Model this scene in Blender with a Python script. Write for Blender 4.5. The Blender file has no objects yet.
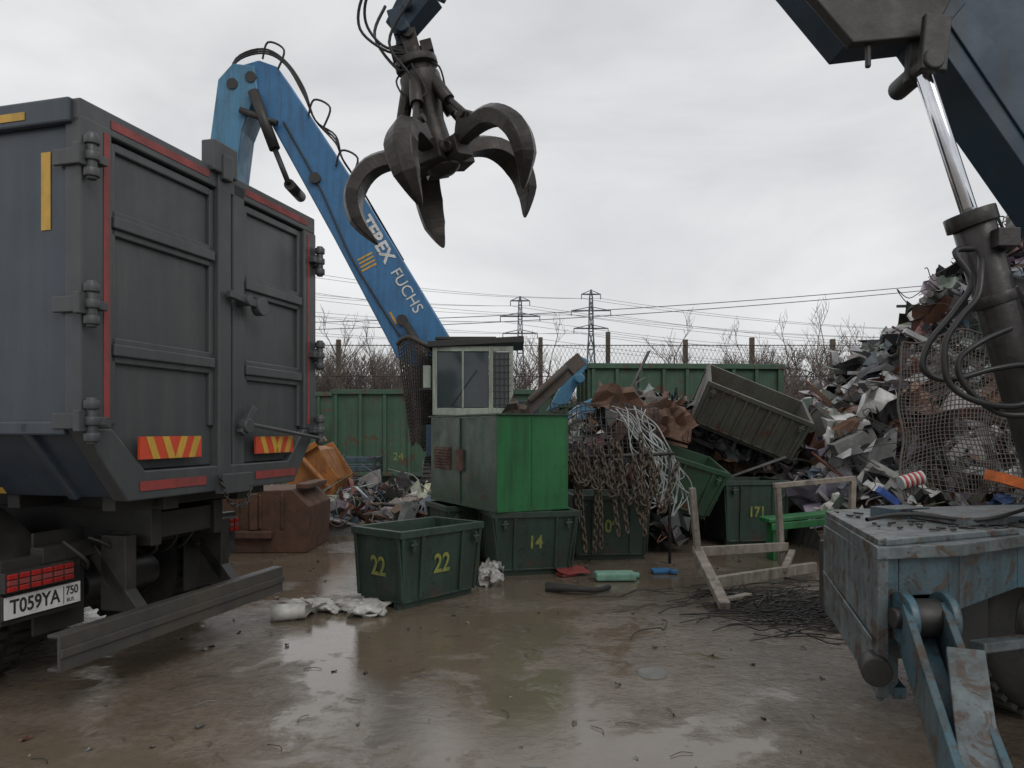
import bpy, math, random
from mathutils import Vector as V, Matrix, Euler, noise
R=random.Random(7)
S=bpy.context.scene
S.view_settings.view_transform='Standard'; S.view_settings.look='None'; S.view_settings.exposure=0

# ---------------------------------------------------------------- materials
def N(t,typ,**k):
    n=t.nodes.new(typ)
    for a,b in k.items():
        if a in n.inputs.keys(): n.inputs[a].default_value=b
        else: setattr(n,a,b)
    return n
def ramp(t,a,b,ca=(0,0,0,1),cb=(1,1,1,1)):
    r=t.nodes.new('ShaderNodeValToRGB'); e=r.color_ramp.elements
    e[0].position=a; e[1].position=b; e[0].color=ca; e[1].color=cb
    return r
def mixc(t,f,a,b,mode='MIX'):
    m=t.nodes.new('ShaderNodeMix'); m.data_type='RGBA'; m.blend_type=mode
    for i,v in ((0,f),(6,a),(7,b)):
        if hasattr(v,'is_output'): t.links.new(v,m.inputs[i])
        elif i==0: m.inputs[0].default_value=v
        else: m.inputs[i].default_value=tuple(v)+(1,) if len(v)==3 else v
    return m.outputs[2]
RUST=(0.09,0.042,0.023)
def pm(name,c,c2=None,scale=3,rough=.5,metal=0,rust=0,streak=0,bump=.15,tint=False,rustc=RUST,dirt=(0.05,0.042,0.034),bscale=25,speck=0):
    m=bpy.data.materials.new(name); m.use_nodes=True; t=m.node_tree; L=t.links
    b=t.nodes['Principled BSDF']
    tc=N(t,'ShaderNodeTexCoord')
    c2=c2 or tuple(x*.6 for x in c)
    n1=N(t,'ShaderNodeTexNoise',Scale=scale,Detail=8,Roughness=.65); L.new(tc.outputs['Object'],n1.inputs['Vector'])
    r1=ramp(t,.35,.68); L.new(n1.outputs[0],r1.inputs[0])
    col=mixc(t,r1.outputs[0],c,c2)
    if tint:
        at=N(t,'ShaderNodeAttribute',attribute_name='tint')
        col=mixc(t,1.0,at.outputs['Color'],col,'MULTIPLY')
    if streak:
        mp=N(t,'ShaderNodeMapping'); mp.inputs['Scale'].default_value=(9,9,.7); L.new(tc.outputs['Object'],mp.inputs[0])
        n3=N(t,'ShaderNodeTexNoise',Scale=1.0,Detail=6,Roughness=.7); L.new(mp.outputs[0],n3.inputs['Vector'])
        r3=ramp(t,.45,.75,cb=(streak,streak,streak,1)); L.new(n3.outputs[0],r3.inputs[0])
        col=mixc(t,r3.outputs[0],col,dirt)
    if speck:
        n5=N(t,'ShaderNodeTexNoise',Scale=11,Detail=9,Roughness=.75); L.new(tc.outputs['Object'],n5.inputs['Vector'])
        r5=ramp(t,.56,.66,cb=(speck,speck,speck,1)); L.new(n5.outputs[0],r5.inputs[0])
        col=mixc(t,r5.outputs[0],col,tuple(x*.5 for x in dirt))
    if rust:
        n2=N(t,'ShaderNodeTexNoise',Scale=scale*1.7,Detail=10,Roughness=.72,Distortion=.6); L.new(tc.outputs['Object'],n2.inputs['Vector'])
        p=.72-rust*.35
        r2=ramp(t,p,p+.06); L.new(n2.outputs[0],r2.inputs[0])
        n4=N(t,'ShaderNodeTexNoise',Scale=30,Detail=4); L.new(tc.outputs['Object'],n4.inputs['Vector'])
        rc=mixc(t,n4.outputs[0],tuple(x*.5 for x in rustc),tuple(x*1.5 for x in rustc))
        col=mixc(t,r2.outputs[0],col,rc)
    L.new(col,b.inputs['Base Color'])
    b.inputs['Metallic'].default_value=metal
    rr=ramp(t,.3,.75,(rough*.7,)*3+(1,),(min(1,rough*1.35),)*3+(1,)); L.new(n1.outputs[0],rr.inputs[0]); L.new(rr.outputs[0],b.inputs['Roughness'])
    if bump:
        nb=N(t,'ShaderNodeTexNoise',Scale=bscale,Detail=6); L.new(tc.outputs['Object'],nb.inputs['Vector'])
        bp=N(t,'ShaderNodeBump',Strength=bump,Distance=.012); L.new(nb.outputs[0],bp.inputs['Height']); L.new(bp.outputs[0],b.inputs['Normal'])
    return m
M={}
M['truck']=pm('truck_paint',(.066,.073,.077),(.048,.054,.058),2,.40,0,0,.55,.04,dirt=(.105,.10,.088),speck=.25)
M['trucks']=pm('truck_side_paint',(.044,.060,.082),(.036,.050,.067),2,.33,0,0,.4,.04,dirt=(.09,.088,.08))
M['bar']=pm('muddy_bar_paint',(.045,.047,.048),(.07,.062,.05),4,.5,0,.2,.7,.2,dirt=(.09,.075,.055),rustc=(.08,.06,.04),speck=.5)
M['black']=pm('black_steel',(.018,.018,.018),(.035,.031,.027),5,.5,0,.15,0,.15)
M['rubber']=pm('rubber',(.016,.016,.016),(.035,.031,.027),6,.75,0,0,0,.3)
M['hose']=pm('hose_rubber',(.012,.012,.013),(.022,.021,.02),6,.45,0,0,0,.05)
M['red']=pm('red_reflective_tape',(.30,.05,.045),(.19,.04,.038),6,.5,0,0,.7,.02)
M['haz']=pm('hazard_red',(.62,.075,.03),(.45,.06,.03),6,.4,0,0,.3,.02)
M['yel']=pm('yellow_tape',(.62,.37,.05),(.45,.27,.05),6,.45,0,0,.5,.02)
M['white']=pm('white_paint',(.7,.7,.68),(.5,.5,.48),4,.45,0,0,.3,.05)
M['bag']=pm('dirty_white_plastic',(.55,.55,.52),(.30,.28,.25),7,.5,0,0,.5,.2)
M['green']=pm('green_bin_paint',(.034,.064,.046),(.024,.044,.034),2.5,.5,0,.38,.9,.3,dirt=(.022,.024,.020),speck=.85,rustc=(.055,.038,.027))
M['green2']=pm('bright_green_paint',(.024,.175,.052),(.02,.13,.042),2,.45,0,.2,.85,.12,dirt=(.016,.05,.022),speck=.45)
M['green3']=pm('faded_green_paint',(.046,.115,.068),(.034,.08,.05),1.2,.6,0,.46,.9,.2,speck=.4)
M['greend']=pm('dark_green',(.030,.085,.044),(.022,.055,.033),2.5,.5,0,.36,.85,.2,speck=.6)
M['greye']=pm('grey_green_container_paint',(.095,.095,.075),(.06,.062,.05),2.5,.6,0,.42,.8,.3,speck=.4)
M['blue']=pm('blue_crane_paint',(.035,.16,.34),(.028,.125,.27),1.5,.42,0,.15,.7,.08,dirt=(.03,.055,.09),speck=.35)
M['bluel']=pm('light_blue_paint',(.07,.22,.36),(.05,.17,.28),1.5,.5,0,.2,.6,.08,speck=.3)
M['blueg']=pm('grimy_blue_paint',(.045,.115,.15),(.075,.09,.095),3.8,.42,0,.56,.9,.35,rustc=(.058,.044,.034),dirt=(.03,.028,.026),speck=.85)
M['greyg']=pm('grimy_grey_paint',(.15,.18,.19),(.075,.09,.095),4.5,.42,0,.58,.9,.35,rustc=(.07,.05,.037),dirt=(.045,.04,.034),speck=.85)
M['bluedk']=pm('dark_blue_paint',(.020,.050,.085),(.014,.032,.055),1.8,.5,0,.2,.5,.06,rustc=(.022,.024,.028))
M['steel']=pm('worn_steel',(.075,.07,.068),(.035,.033,.032),4,.38,.6,.3,0,.2,rustc=(.05,.035,.025))
M['tine']=pm('tine_steel',(.06,.052,.046),(.028,.024,.022),5,.42,.45,.35,0,.3,rustc=(.04,.026,.018))
M['chrome']=pm('chrome_rod',(.75,.77,.8),(.6,.62,.66),8,.12,1,0,0,0)
M['rust']=pm('rusty_steel',(.14,.072,.045),(.07,.042,.03),5,.75,.1,.3,0,.5)
M['dsteel']=pm('dark_scrap_steel',(.085,.08,.076),(.10,.07,.05),4,.6,.2,.35,.4,.4)
M['brown']=pm('brown_container',(.10,.075,.05),(.06,.05,.04),3,.65,0,.45,.5,.3)
M['scrap']=pm('scrap_mixed',(1,1,1),(.55,.53,.5),4,.42,.15,.20,.3,.4,tint=True,rustc=(.085,.05,.034))
M['core']=pm('rubble_core',(.065,.06,.056),(.025,.023,.021),6,.8,0,.3,0,1.0,bscale=9,rustc=(.05,.036,.028))
M['wood']=pm('weathered_wood',(.30,.26,.215),(.17,.15,.125),9,.7,0,0,.8,.3,speck=.5)
M['glass']=pm('cab_glass',(.03,.04,.045),(.05,.065,.07),1,.08,0,0,0,0)
M['cream']=pm('cream_cab_paint',(.36,.41,.34),(.22,.26,.21),3,.5,0,.2,.7,.1)
M['conc']=pm('grey_concrete',(.2,.2,.19),(.14,.14,.13),2,.8,0,0,.4,.3)
M['bark']=pm('bare_bark',(.16,.13,.115),(.12,.095,.083),3,.9,0,0,0,0)
M['pyl']=pm('galvanised_pylon',(.16,.175,.2),(.13,.14,.16),1,.6,.2,0,0,0)
M['foam']=pm('green_foam',(.20,.38,.29),(.15,.29,.23),5,.8,0,0,.4,.2)
M['ylt']=pm('stencil_yellow',(.30,.30,.06),(.10,.13,.05),14,.6,0,.30,0,.05,rustc=(.03,.055,.03))
M['ora']=pm('orange_paint',(.42,.16,.035),(.22,.09,.03),4,.55,0,.4,.5,.2)
M['redl']=pm('red_lens',(.40,.02,.015),(.22,.015,.015),5,.15,0,0,0,0)
M['mesh']=pm('rusty_wire',(.075,.062,.054),(.05,.042,.037),4,.7,.2,0,0,0)
M['cable']=pm('pale_cable',(.40,.42,.41),(.20,.21,.20),4,.6,0,0,0,0)

# ---------------------------------------------------------------- mesh builder
class MB:
    def __init__(s): s.v=[];s.f=[];s.mi=[];s.sm=[];s.tc=[];s.T=None;s.tint=(1,1,1)
    def add(s,vs,fs,m=0,sm=False):
        o=len(s.v)
        for p in vs:
            p=V(p)
            if s.T: p=s.T@p
            s.v.append(p)
        for i,f in enumerate(fs):
            s.f.append([o+k for k in f]); s.mi.append(m)
            s.sm.append(sm if isinstance(sm,bool) else sm[i]); s.tc.append(s.tint)
    def box(s,c,d,rot=None,m=0):
        c=V(c);x,y,z=[k/2 for k in d]
        r=rot if isinstance(rot,Matrix) else (Euler(rot).to_matrix() if rot else Matrix.Identity(3))
        vs=[c+r@V((a*x,b*y,e*z)) for a in(-1,1) for b in(-1,1) for e in(-1,1)]
        s.add(vs,[(0,1,3,2),(4,6,7,5),(0,4,5,1),(2,3,7,6),(0,2,6,4),(1,5,7,3)],m)
    def bx(s,a,b,m=0):
        s.box([(a[i]+b[i])/2 for i in range(3)],[abs(b[i]-a[i]) for i in range(3)],None,m)
    def beam(s,p0,p1,w,h,m=0,w1=None,h1=None,up=(0,0,1)):
        p0=V(p0);p1=V(p1);d=(p1-p0).normalized();u=V(up)
        if abs(d.dot(u))>.98: u=V((1,0,0))
        a=d.cross(u).normalized();b=a.cross(d)
        w1=w if w1 is None else w1;h1=h if h1 is None else h1
        vs=[p+a*(i*ww/2)+b*(j*hh/2) for p,ww,hh in((p0,w,h),(p1,w1,h1)) for i,j in((-1,-1),(1,-1),(1,1),(-1,1))]
        s.add(vs,[(0,1,2,3),(7,6,5,4),(0,4,5,1),(1,5,6,2),(2,6,7,3),(3,7,4,0)],m)
    def cyl(s,p0,p1,r,r1=None,n=12,m=0,cap=True):
        p0=V(p0);p1=V(p1);d=(p1-p0)
        if d.length<1e-6:return
        d.normalize();u=V((0,0,1)) if abs(d.z)<.9 else V((1,0,0));a=d.cross(u).normalized();b=a.cross(d);r1=r if r1 is None else r1
        vs=[];
        for p,q in((p0,r),(p1,r1)):
            for k in range(n):
                t=2*math.pi*k/n; vs.append(p+a*math.cos(t)*q+b*math.sin(t)*q)
        fs=[(k,(k+1)%n,n+(k+1)%n,n+k) for k in range(n)];sm=[True]*n
        if cap: fs+=[tuple(range(n))[::-1],tuple(range(n,2*n))];sm+=[False,False]
        s.add(vs,fs,m,sm)
    def tube(s,pts,r,n=6,m=0,smooth=0):
        pts=[V(p) for p in pts]
        if smooth: pts=cr(pts,smooth)
        vs=[];N_=len(pts);a=None
        for i,p in enumerate(pts):
            d=(pts[min(i+1,N_-1)]-pts[max(i-1,0)])
            if d.length<1e-7:d=V((0,0,1))
            d.normalize()
            if a is None:
                u=V((0,0,1)) if abs(d.z)<.9 else V((1,0,0));a=d.cross(u).normalized()
            else:
                a=(a-d*a.dot(d));
                if a.length<1e-4: a=d.orthogonal()
                a.normalize()
            b=a.cross(d)
            for k in range(n):
                t=2*math.pi*k/n;vs.append(p+a*math.cos(t)*r+b*math.sin(t)*r)
        fs=[(i*n+k,i*n+(k+1)%n,(i+1)*n+(k+1)%n,(i+1)*n+k) for i in range(N_-1) for k in range(n)]
        s.add(vs,fs,m,True)
    def prism(s,poly,a,b,axis='y',m=0):
        n=len(poly)
        if axis=='y': vs=[(p[0],a,p[1]) for p in poly]+[(p[0],b,p[1]) for p in poly]
        elif axis=='z': vs=[(p[0],p[1],a) for p in poly]+[(p[0],p[1],b) for p in poly]
        else: vs=[(a,p[0],p[1]) for p in poly]+[(b,p[0],p[1]) for p in poly]
        s.add(vs,[tuple(range(n)),tuple(range(2*n-1,n-1,-1))]+[(k,n+k,n+(k+1)%n,(k+1)%n) for k in range(n)],m)
    def lathe(s,prof,c,ax,n=28,m=0):
        c=V(c);d=V(ax).normalized();u=V((0,0,1)) if abs(d.z)<.9 else V((1,0,0));a=d.cross(u).normalized();b=a.cross(d);K=len(prof);vs=[]
        for k in range(n):
            t=2*math.pi*k/n
            for r,h in prof: vs.append(c+d*h+(a*math.cos(t)+b*math.sin(t))*r)
        fs=[(k*K+i,k*K+i+1,((k+1)%n)*K+i+1,((k+1)%n)*K+i) for k in range(n) for i in range(K-1)]
        s.add(vs,fs,m,True)
    def sweep(s,pts,W,Hh,side,m=0):
        pts=[V(p) for p in pts];side=V(side).normalized();vs=[];n=len(pts)
        for i,p in enumerate(pts):
            d=(pts[min(i+1,n-1)]-pts[max(i-1,0)]).normalized();nn=d.cross(side).normalized()
            w=W[i]/2;h=Hh[i]
            vs+=[p-side*w-nn*h*.6,p+side*w-nn*h*.6,p+side*w+nn*h*.5,p+nn*h,p-side*w+nn*h*.5]
        fs=[tuple(range(5))]+[(i*5+k,i*5+(k+1)%5,(i+1)*5+(k+1)%5,(i+1)*5+k) for i in range(n-1) for k in range(5)]+[tuple(range(5*n-1,5*n-6,-1))]
        s.add(vs,fs,m)
    def sheet(s,c,w,h,rot,amp,nx=4,ny=4,m=0,bend=0):
        r=rot if isinstance(rot,Matrix) else Euler(rot).to_matrix();c=V(c);vs=[];o=R.random()*99
        for i in range(nx+1):
            for j in range(ny+1):
                x=(i/nx-.5)*w;y=(j/ny-.5)*h
                z=amp*noise.noise(V((x*3/w+o,y*3/h,o)))*2+bend*(x/w*2)**2*w*.3
                vs.append(c+r@V((x+R.uniform(-.03,.03)*w,y+R.uniform(-.03,.03)*h,z)))
        s.add(vs,[(i*(ny+1)+j,(i+1)*(ny+1)+j,(i+1)*(ny+1)+j+1,i*(ny+1)+j+1) for i in range(nx) for j in range(ny)],m)
    def done(s,name,mats,parent=None,bevel=0,loc=None,rot=None,seg=2):
        me=bpy.data.meshes.new(name);me.from_pydata([tuple(p) for p in s.v],[],s.f)
        if not isinstance(mats,(list,tuple)): mats=[mats]
        for k in mats: me.materials.append(M[k] if isinstance(k,str) else k)
        me.polygons.foreach_set('material_index',s.mi);me.polygons.foreach_set('use_smooth',s.sm)
        ca=me.color_attributes.new('tint','FLOAT_COLOR','CORNER');buf=[]
        for f,t in zip(s.f,s.tc): buf+=[t[0],t[1],t[2],1]*len(f)
        ca.data.foreach_set('color',buf)
        me.update()
        import bmesh
        if len(s.f)<60000:
            bm=bmesh.new();bm.from_mesh(me);bmesh.ops.recalc_face_normals(bm,faces=bm.faces);bm.to_mesh(me);bm.free()
        o=bpy.data.objects.new(name,me);S.collection.objects.link(o)
        if parent:o.parent=parent
        if loc:o.location=loc
        if rot:o.rotation_euler=rot
        if bevel:
            b=o.modifiers.new('b','BEVEL');b.width=bevel;b.segments=seg;b.limit_method='ANGLE';b.angle_limit=.6
        return o
def cr(p,k):
    out=[];n=len(p)
    for i in range(n-1):
        a=p[max(i-1,0)];b=p[i];c=p[i+1];d=p[min(i+2,n-1)]
        for j in range(k):
            t=j/k;out.append(.5*((2*b)+(c-a)*t+(2*a-5*b+4*c-d)*t*t+(3*b-a-3*c+d)*t**3))
    out.append(p[-1]);return out
def empty(name,loc=(0,0,0),rot=(0,0,0)):
    e=bpy.data.objects.new(name,None);e.location=loc;e.rotation_euler=rot;S.collection.objects.link(e);return e
def text(body,size,mat,parent,Mx,name='lettering',ext=.002,bold=0,sx=1):
    c=bpy.data.curves.new(name,'FONT');c.body=body;c.size=size;c.extrude=ext;c.offset=bold;c.align_x='CENTER';c.align_y='CENTER'
    o=bpy.data.objects.new('t',c);S.collection.objects.link(o);bpy.context.view_layer.update()
    me=bpy.data.meshes.new_from_object(o);bpy.data.objects.remove(o)
    me.materials.clear();me.materials.append(M[mat])
    q=bpy.data.objects.new(name,me);S.collection.objects.link(q);q.parent=parent
    q.matrix_local=Mx@Matrix.Diagonal((sx,1,1,1));return q
FR=Matrix.Rotation(math.pi/2,4,'X')
def T(x,y,z): return Matrix.Translation((x,y,z))

# ---------------------------------------------------------------- ground
def ground():
    m=bpy.data.materials.new('wet_muddy_concrete');m.use_nodes=True;t=m.node_tree;L=t.links;b=t.nodes['Principled BSDF']
    tc=N(t,'ShaderNodeTexCoord');O=tc.outputs['Object']
    def ns(sc,det=6,ro=.6,dist=0,vec=O):
        n=N(t,'ShaderNodeTexNoise',Scale=sc,Detail=det,Roughness=ro,Distortion=dist);L.new(vec,n.inputs['Vector']);return n.outputs[0]
    def mth(op,a,b_=None,c_=None):
        n=N(t,'ShaderNodeMath',operation=op)
        for i,v in enumerate((a,b_,c_)):
            if v is None: continue
            if hasattr(v,'is_output'): L.new(v,n.inputs[i])
            else: n.inputs[i].default_value=v
        return n.outputs[0]
    a=ramp(t,.35,.65);L.new(ns(.9,9,.68),a.inputs[0])
    col=mixc(t,a.outputs[0],(.115,.090,.067),(.235,.192,.148))
    g=ramp(t,.45,.7);L.new(ns(16,8,.75),g.inputs[0])
    col=mixc(t,mth('MULTIPLY',g.outputs[0],.6),col,(.050,.040,.031))
    g2=ramp(t,.58,.68);L.new(ns(5,9,.75,.4),g2.inputs[0])
    col=mixc(t,mth('MULTIPLY',g2.outputs[0],.7),col,(.038,.031,.025))
    pn=mth('ADD',mth('MULTIPLY',ns(.33,5,.55,.6),.66),mth('MULTIPLY',ns(2.3,8,.68,.5),.34))
    pr=ramp(t,.452,.515);L.new(pn,pr.inputs[0])
    col=mixc(t,mth('MULTIPLY',pr.outputs[0],.7),col,(.135,.106,.074))
    L.new(col,b.inputs['Base Color'])
    rr=ramp(t,.38,.62,(.04,.04,.04,1),(.24,.24,.24,1));L.new(ns(4.5,9,.72,.3),rr.inputs[0])
    ro=mixc(t,pr.outputs[0],rr.outputs[0],(.02,.02,.02));L.new(ro,b.inputs['Roughness'])
    b.inputs['Specular IOR Level'].default_value=.85
    dry=mth('SUBTRACT',1,pr.outputs[0])
    st=mth('MULTIPLY_ADD',dry,.42,.05)
    h=mth('ADD',mth('MULTIPLY',ns(11,9,.7,.5),.7),mth('ADD',ns(1.6,5,.6),mth('MULTIPLY',ns(45,5,.6),.3)))
    bp=N(t,'ShaderNodeBump',Distance=.055);L.new(st,bp.inputs['Strength']);L.new(h,bp.inputs['Height']);L.new(bp.outputs[0],b.inputs['Normal'])
    mb=MB();mb.add([(-500,-300,0),(500,-300,0),(500,900,0),(-500,900,0)],[(0,1,2,3)])
    mb.done('ground',m)
ground()

# ---------------------------------------------------------------- truck
def wheel(mb,c,ax,r,w,mt=0,mr=1,tread=True):
    p=[(r*.55,-w*.5),(r*.62,-w*.5),(r*.9,-w*.52),(r*.98,-w*.42),(r,-w*.3),(r,w*.3),(r*.98,w*.42),(r*.9,w*.52),(r*.62,w*.5),(r*.55,w*.5)]
    mb.lathe(p,c,ax,32,mt)
    mb.lathe([(0.0,w*.12),(r*.2,w*.16),(r*.22,w*.3),(r*.3,w*.3),(r*.34,w*.1),(r*.5,w*.2),(r*.56,w*.5),(r*.58,w*.5)],c,ax,24,mr)
    mb.lathe([(0.0,-w*.12),(r*.2,-w*.16),(r*.22,-w*.3),(r*.3,-w*.3),(r*.34,-w*.1),(r*.5,-w*.2),(r*.56,-w*.5),(r*.58,-w*.5)],c,ax,24,mr)
    if tread:
        d=V(ax).normalized();u=V((0,0,1));a=d.cross(u).normalized()
        for k in range(36):
            t=2*math.pi*k/36;rad=a*math.cos(t)+u*math.sin(t);tn=a*-math.sin(t)+u*math.cos(t)
            for sgn in(-1,1):
                mm=Matrix((d,tn,rad)).transposed()
                mb.box(V(c)+rad*(r+.006)+d*sgn*w*.25+tn*(.02*sgn),(w*.4,r*.09,.03),mm,mt)
def truck():
    e=empty('dump_truck',(-2.44,4.25,0),(0,0,math.atan2(.965,.263)))
    P=[(0,1.66),(0,3.48),(2.5,3.48),(2.5,1.66),(2.16,1.24),(.34,1.24)]
    mb=MB();mb.prism(P,.06,6.3,'y',0)
    for y in(1.3,2.5,3.7,4.9,6.1):
        mb.bx((-.06,y-.05,1.7),(0.003,y+.05,3.4))
    mb.bx((-.05,.0,3.36),(0.0,6.3,3.5));mb.bx((2.5,.0,3.36),(2.55,6.3,3.5))
    mb.bx((-.03,.05,1.62),(0.004,6.3,1.70))
    mb.prism([(.34-.03,1.22),(-.03,1.63),(-.03,1.70),(.40,1.26)],.3,.36,'y')
    mb.done('tipper_body','trucks',e,.012)
    mb=MB()
    mb.bx((-.02,-.06,1.66),(.20,.057,3.40));mb.bx((2.33,-.06,1.66),(2.52,.057,3.36))
    mb.prism([(-.02,3.5),(2.52,3.5),(2.52,3.36),(-.02,3.36)],-.05,.05,'y')
    mb.prism([(-.02,1.66),(.20,1.66),(.47,1.40),(2.08,1.40),(2.33,1.66),(2.52,1.66),(2.17,1.22),(.33,1.22)],-.058,.055,'y')
    mb.done('rear_frame','truck',e,.01)
    mb=MB()
    for a,b in((.205,1.17),(1.50,2.325)):
        mb.prism([(a,1.66),(a+.24 if a<1 else a,1.405),(b if a<1 else b-.22,1.405),(b,1.66),(b,3.355),(a,3.355)],.0,.055,'y')
        for z in((2.87,2.12) if a<1 else(2.74,2.10)):
            mb.prism([(a+.02,z-.075),(a+.02,z+.075),(b-.02,z+.075),(b-.02,z-.075)],-.03,.003,'y')
            mb.prism([(a+.02,z-.035),(a+.02,z+.035),(b-.02,z+.035),(b-.02,z-.035)],-.055,-.028,'y')
        mb.bx((a+.005,-.03,1.68),(a+.055,.003,3.34));mb.bx((b-.05,-.03,1.68),(b-.005,.003,3.34));mb.bx((a+.05,-.028,3.29),(b-.05,.003,3.345))
    mb.done('rear_doors','truck',e,.008)
    mb=MB()
    mb.bx((1.17,-.07,1.33),(1.31,.03,3.50));mb.bx((1.36,-.05,1.33),(1.50,.03,3.46));mb.bx((1.09,-.09,3.46),(1.36,.02,3.68));mb.bx((1.18,-.11,3.42),(1.28,-.06,3.6))
    mb.bx((1.30,-.03,1.4),(1.37,.02,3.45))
    mb.done('locking_posts','truck',e,.012)
    mb=MB()
    for z in(3.17,2.35,1.70):
        for x,sg in((0,1),(2.5,-1)):
            zz=z if sg>0 else z-.05
            mb.bx((x-.03*sg-.05,-.10,zz-.06),(x-.03*sg+.05+.04*sg,-.058,zz+.06))
            mb.cyl((x-.0*sg,-.11,zz-.13),(x,-.11,zz+.13),.028,n=14)
            for k in(-.09,0,.09): mb.cyl((x,-.11,zz+k-.025),(x,-.11,zz+k+.025),.042,n=14)
            mb.bx((x-.045,-.10,zz-.045),(x-.02 if sg>0 else x+.05,.12,zz+.045))
            mb.bx((x,-.12,zz-.025),(x+.11*sg,-.06,zz+.025))
    mb.cyl((1.42,-.05,2.60),(1.42,-.16,2.60),.04,n=14);mb.beam((1.22,-.11,2.62),(1.60,-.13,2.58),.04,.05);mb.cyl((1.58,-.09,2.58),(1.58,-.16,2.58),.07,n=16)
    mb.cyl((1.40,-.12,1.70),(2.45,-.13,1.58),.016);mb.beam((1.38,-.10,1.62),(1.5,-.12,1.82),.05,.06);mb.cyl((1.42,-.08,1.68),(1.42,-.15,1.68),.055,n=14)
    mb.bx((1.15,-.12,1.2),(1.5,-.05,1.34))
    mb.done('hinges_and_latch','truck',e,.006)
    mb=MB()
    mb.bx((.135,-.064,1.72),(.18,-.061,3.36));mb.bx((2.37,-.064,1.70),(2.41,-.061,3.33));mb.bx((.2,-.055,3.405),(1.08,-.051,3.455));mb.bx((1.5,-.055,3.405),(2.4,-.051,3.455))
    mb.bx((.42,-.064,1.275),(1.04,-.061,1.335));mb.bx((1.62,-.064,1.275),(2.18,-.061,1.335))
    mb.done('red_tape','red',e)
    mb=MB();mb.bx((-.055,.3,3.395),(-.051,6,3.44));mb.bx((-.006,.17,2.78),(-.003,.235,3.22))
    mb.add([(.2,.75,1.3),(.2,.95,1.3),(.23,.95,1.26),(.23,.75,1.26)],[(0,1,2,3)])
    mb.done('yellow_tape','yel',e)
    mb=MB()
    for a,b,z0,z1 in((.40,.97,1.47,1.61),(1.60,2.12,1.47,1.60)):
        mb.bx((a,-.078,z0),(b,-.062,z1),0);mb.box(((a+b)/2,-.05,(z0+z1)/2),(.3,.04,.06),None,2)
        for x0,sg in((a+.05,1),(a+.19,1),(b-.20,-1),(b-.07,-1)):
            mb.prism([(x0+.06*sg,z0),(x0+.06*sg+.06,z0),(x0+.06,z1),(x0,z1)],-.082,-.0785,'y',1)
    mb.done('hazard_panels',['haz','yel','black'],e)
    mb=MB()
    for x in(.88,1.55): mb.bx((x,.25,.86),(x+.1,8.3,1.12))
    for y in(.28,1.0,2.1,3.3,5):mb.bx((.98,y,.9),(1.55,y+.12,1.08))
    for x in(.8,1.6): mb.bx((x,.08,1.12),(x+.14,6.3,1.235))
    for y in(.15,.9,1.9,2.9,3.9,4.9): mb.bx((.45,y,1.14),(2.05,y+.1,1.237))
    mb.bx((.3,.55,.82),(2.2,.65,.92))
    mb.bx((.02,.56,.50),(.60,.62,.88));mb.bx((1.75,.56,.70),(2.25,.62,.95))
    for x in(.75,1.75):
        mb.beam((x,.18,.38),(x-.0,.62,.9),.10,.09);mb.bx((x-.05,.30,.45),(x+.05,.5,.95))
    mb.cyl((.9,.9,.55),(1.6,.9,.55),.12);mb.cyl((.3,1.35,.52),(2.2,1.35,.52),.08);mb.cyl((.3,2.7,.52),(2.2,2.7,.52),.08)
    mb.box((1.25,1.35,.52),(.4,.42,.42));mb.cyl((1.25,1.3,.95),(1.25,2.6,.95),.1)
    for i in range(8): mb.tube([(.4+i*.2,.5,.95),(.5+i*.21,.42,.82+.05*(i%3)),(.62+i*.18,.55,.75),(.7+i*.2,.8,.9)],.014,5,0,4)
    for x in (.55,1.95): mb.bx((x-.2,.68,.35),(x+.2,.70,1.0));
    for s_ in(0.03,2.0): 
        for y in(1.35,2.7):
            pts=[(s_,y+.62*math.cos(a),.55+.62*math.sin(a)) for a in [math.pi*k/8 for k in range(9)]]
            for i in range(8):
                p,q=pts[i],pts[i+1];mb.add([p,q,(q[0]+.5,q[1],q[2]),(p[0]+.5,p[1],p[2])],[(0,1,2,3)])
    mb.done('chassis','black',e,.006)
    mb=MB();mb.bx((0.0,.11,.28),(2.27,.13,.49)) 
    mb.bx((0,.131,.28),(2.27,.2,.30));mb.bx((0,.131,.47),(2.27,.2,.49));mb.bx((0,.095,.36),(2.27,.108,.41));mb.done('underrun_bar','bar',e,.005)
    mb=MB()
    for a,b,z in((0.0,.48,.76),(1.8,2.2,.85)):
        mb.bx((a,.50,z-.06),(b,.557,z+.06),1)
        w=(b-a)/6
        for i in range(6):
            for j in range(3): mb.bx((a+.01+i*w,.488,z-.052+j*.036),(a+i*w+w-.006,.502,z-.052+j*.036+.03),0 if j!=1 else 2)
    mb.done('tail_lamps',['redl','black','red'],e,.003)
    mb=MB();mb.bx((.03,.535,.54),(.57,.557,.67),0);mb.bx((.022,.545,.532),(.578,.559,.678),1);mb.bx((.437,.532,.55),(.441,.534,.66),1);mb.done('number_plate',['white','black'],e)
    text('T059YA',.118,'black',e,T(.235,.533,.605)@FR,'plate_text',.001,.002,.88)
    text('750',.075,'black',e,T(.503,.533,.625)@FR,'plate_region',.001,.001,.85)
    text('RUS',.035,'black',e,T(.49,.533,.567)@FR,'plate_country',.001,0,.9)
    mb=MB()
    for y in(1.35,2.7):
        for x in(.18,.5,2.0,2.32): wheel(mb,(x,y,.53),(1,0,0),.52,.29)
    for x in(.2,2.3): wheel(mb,(x,7.2,.53),(1,0,0),.52,.32)
    mb.done('wheels',['rubber','black'],e)
    mb=MB();mb.prism([(6.6,1.0),(8.7,1.0),(8.75,1.9),(8.5,3.1),(6.8,3.2),(6.6,3.0)],.05,2.45,'x',0)
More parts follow.
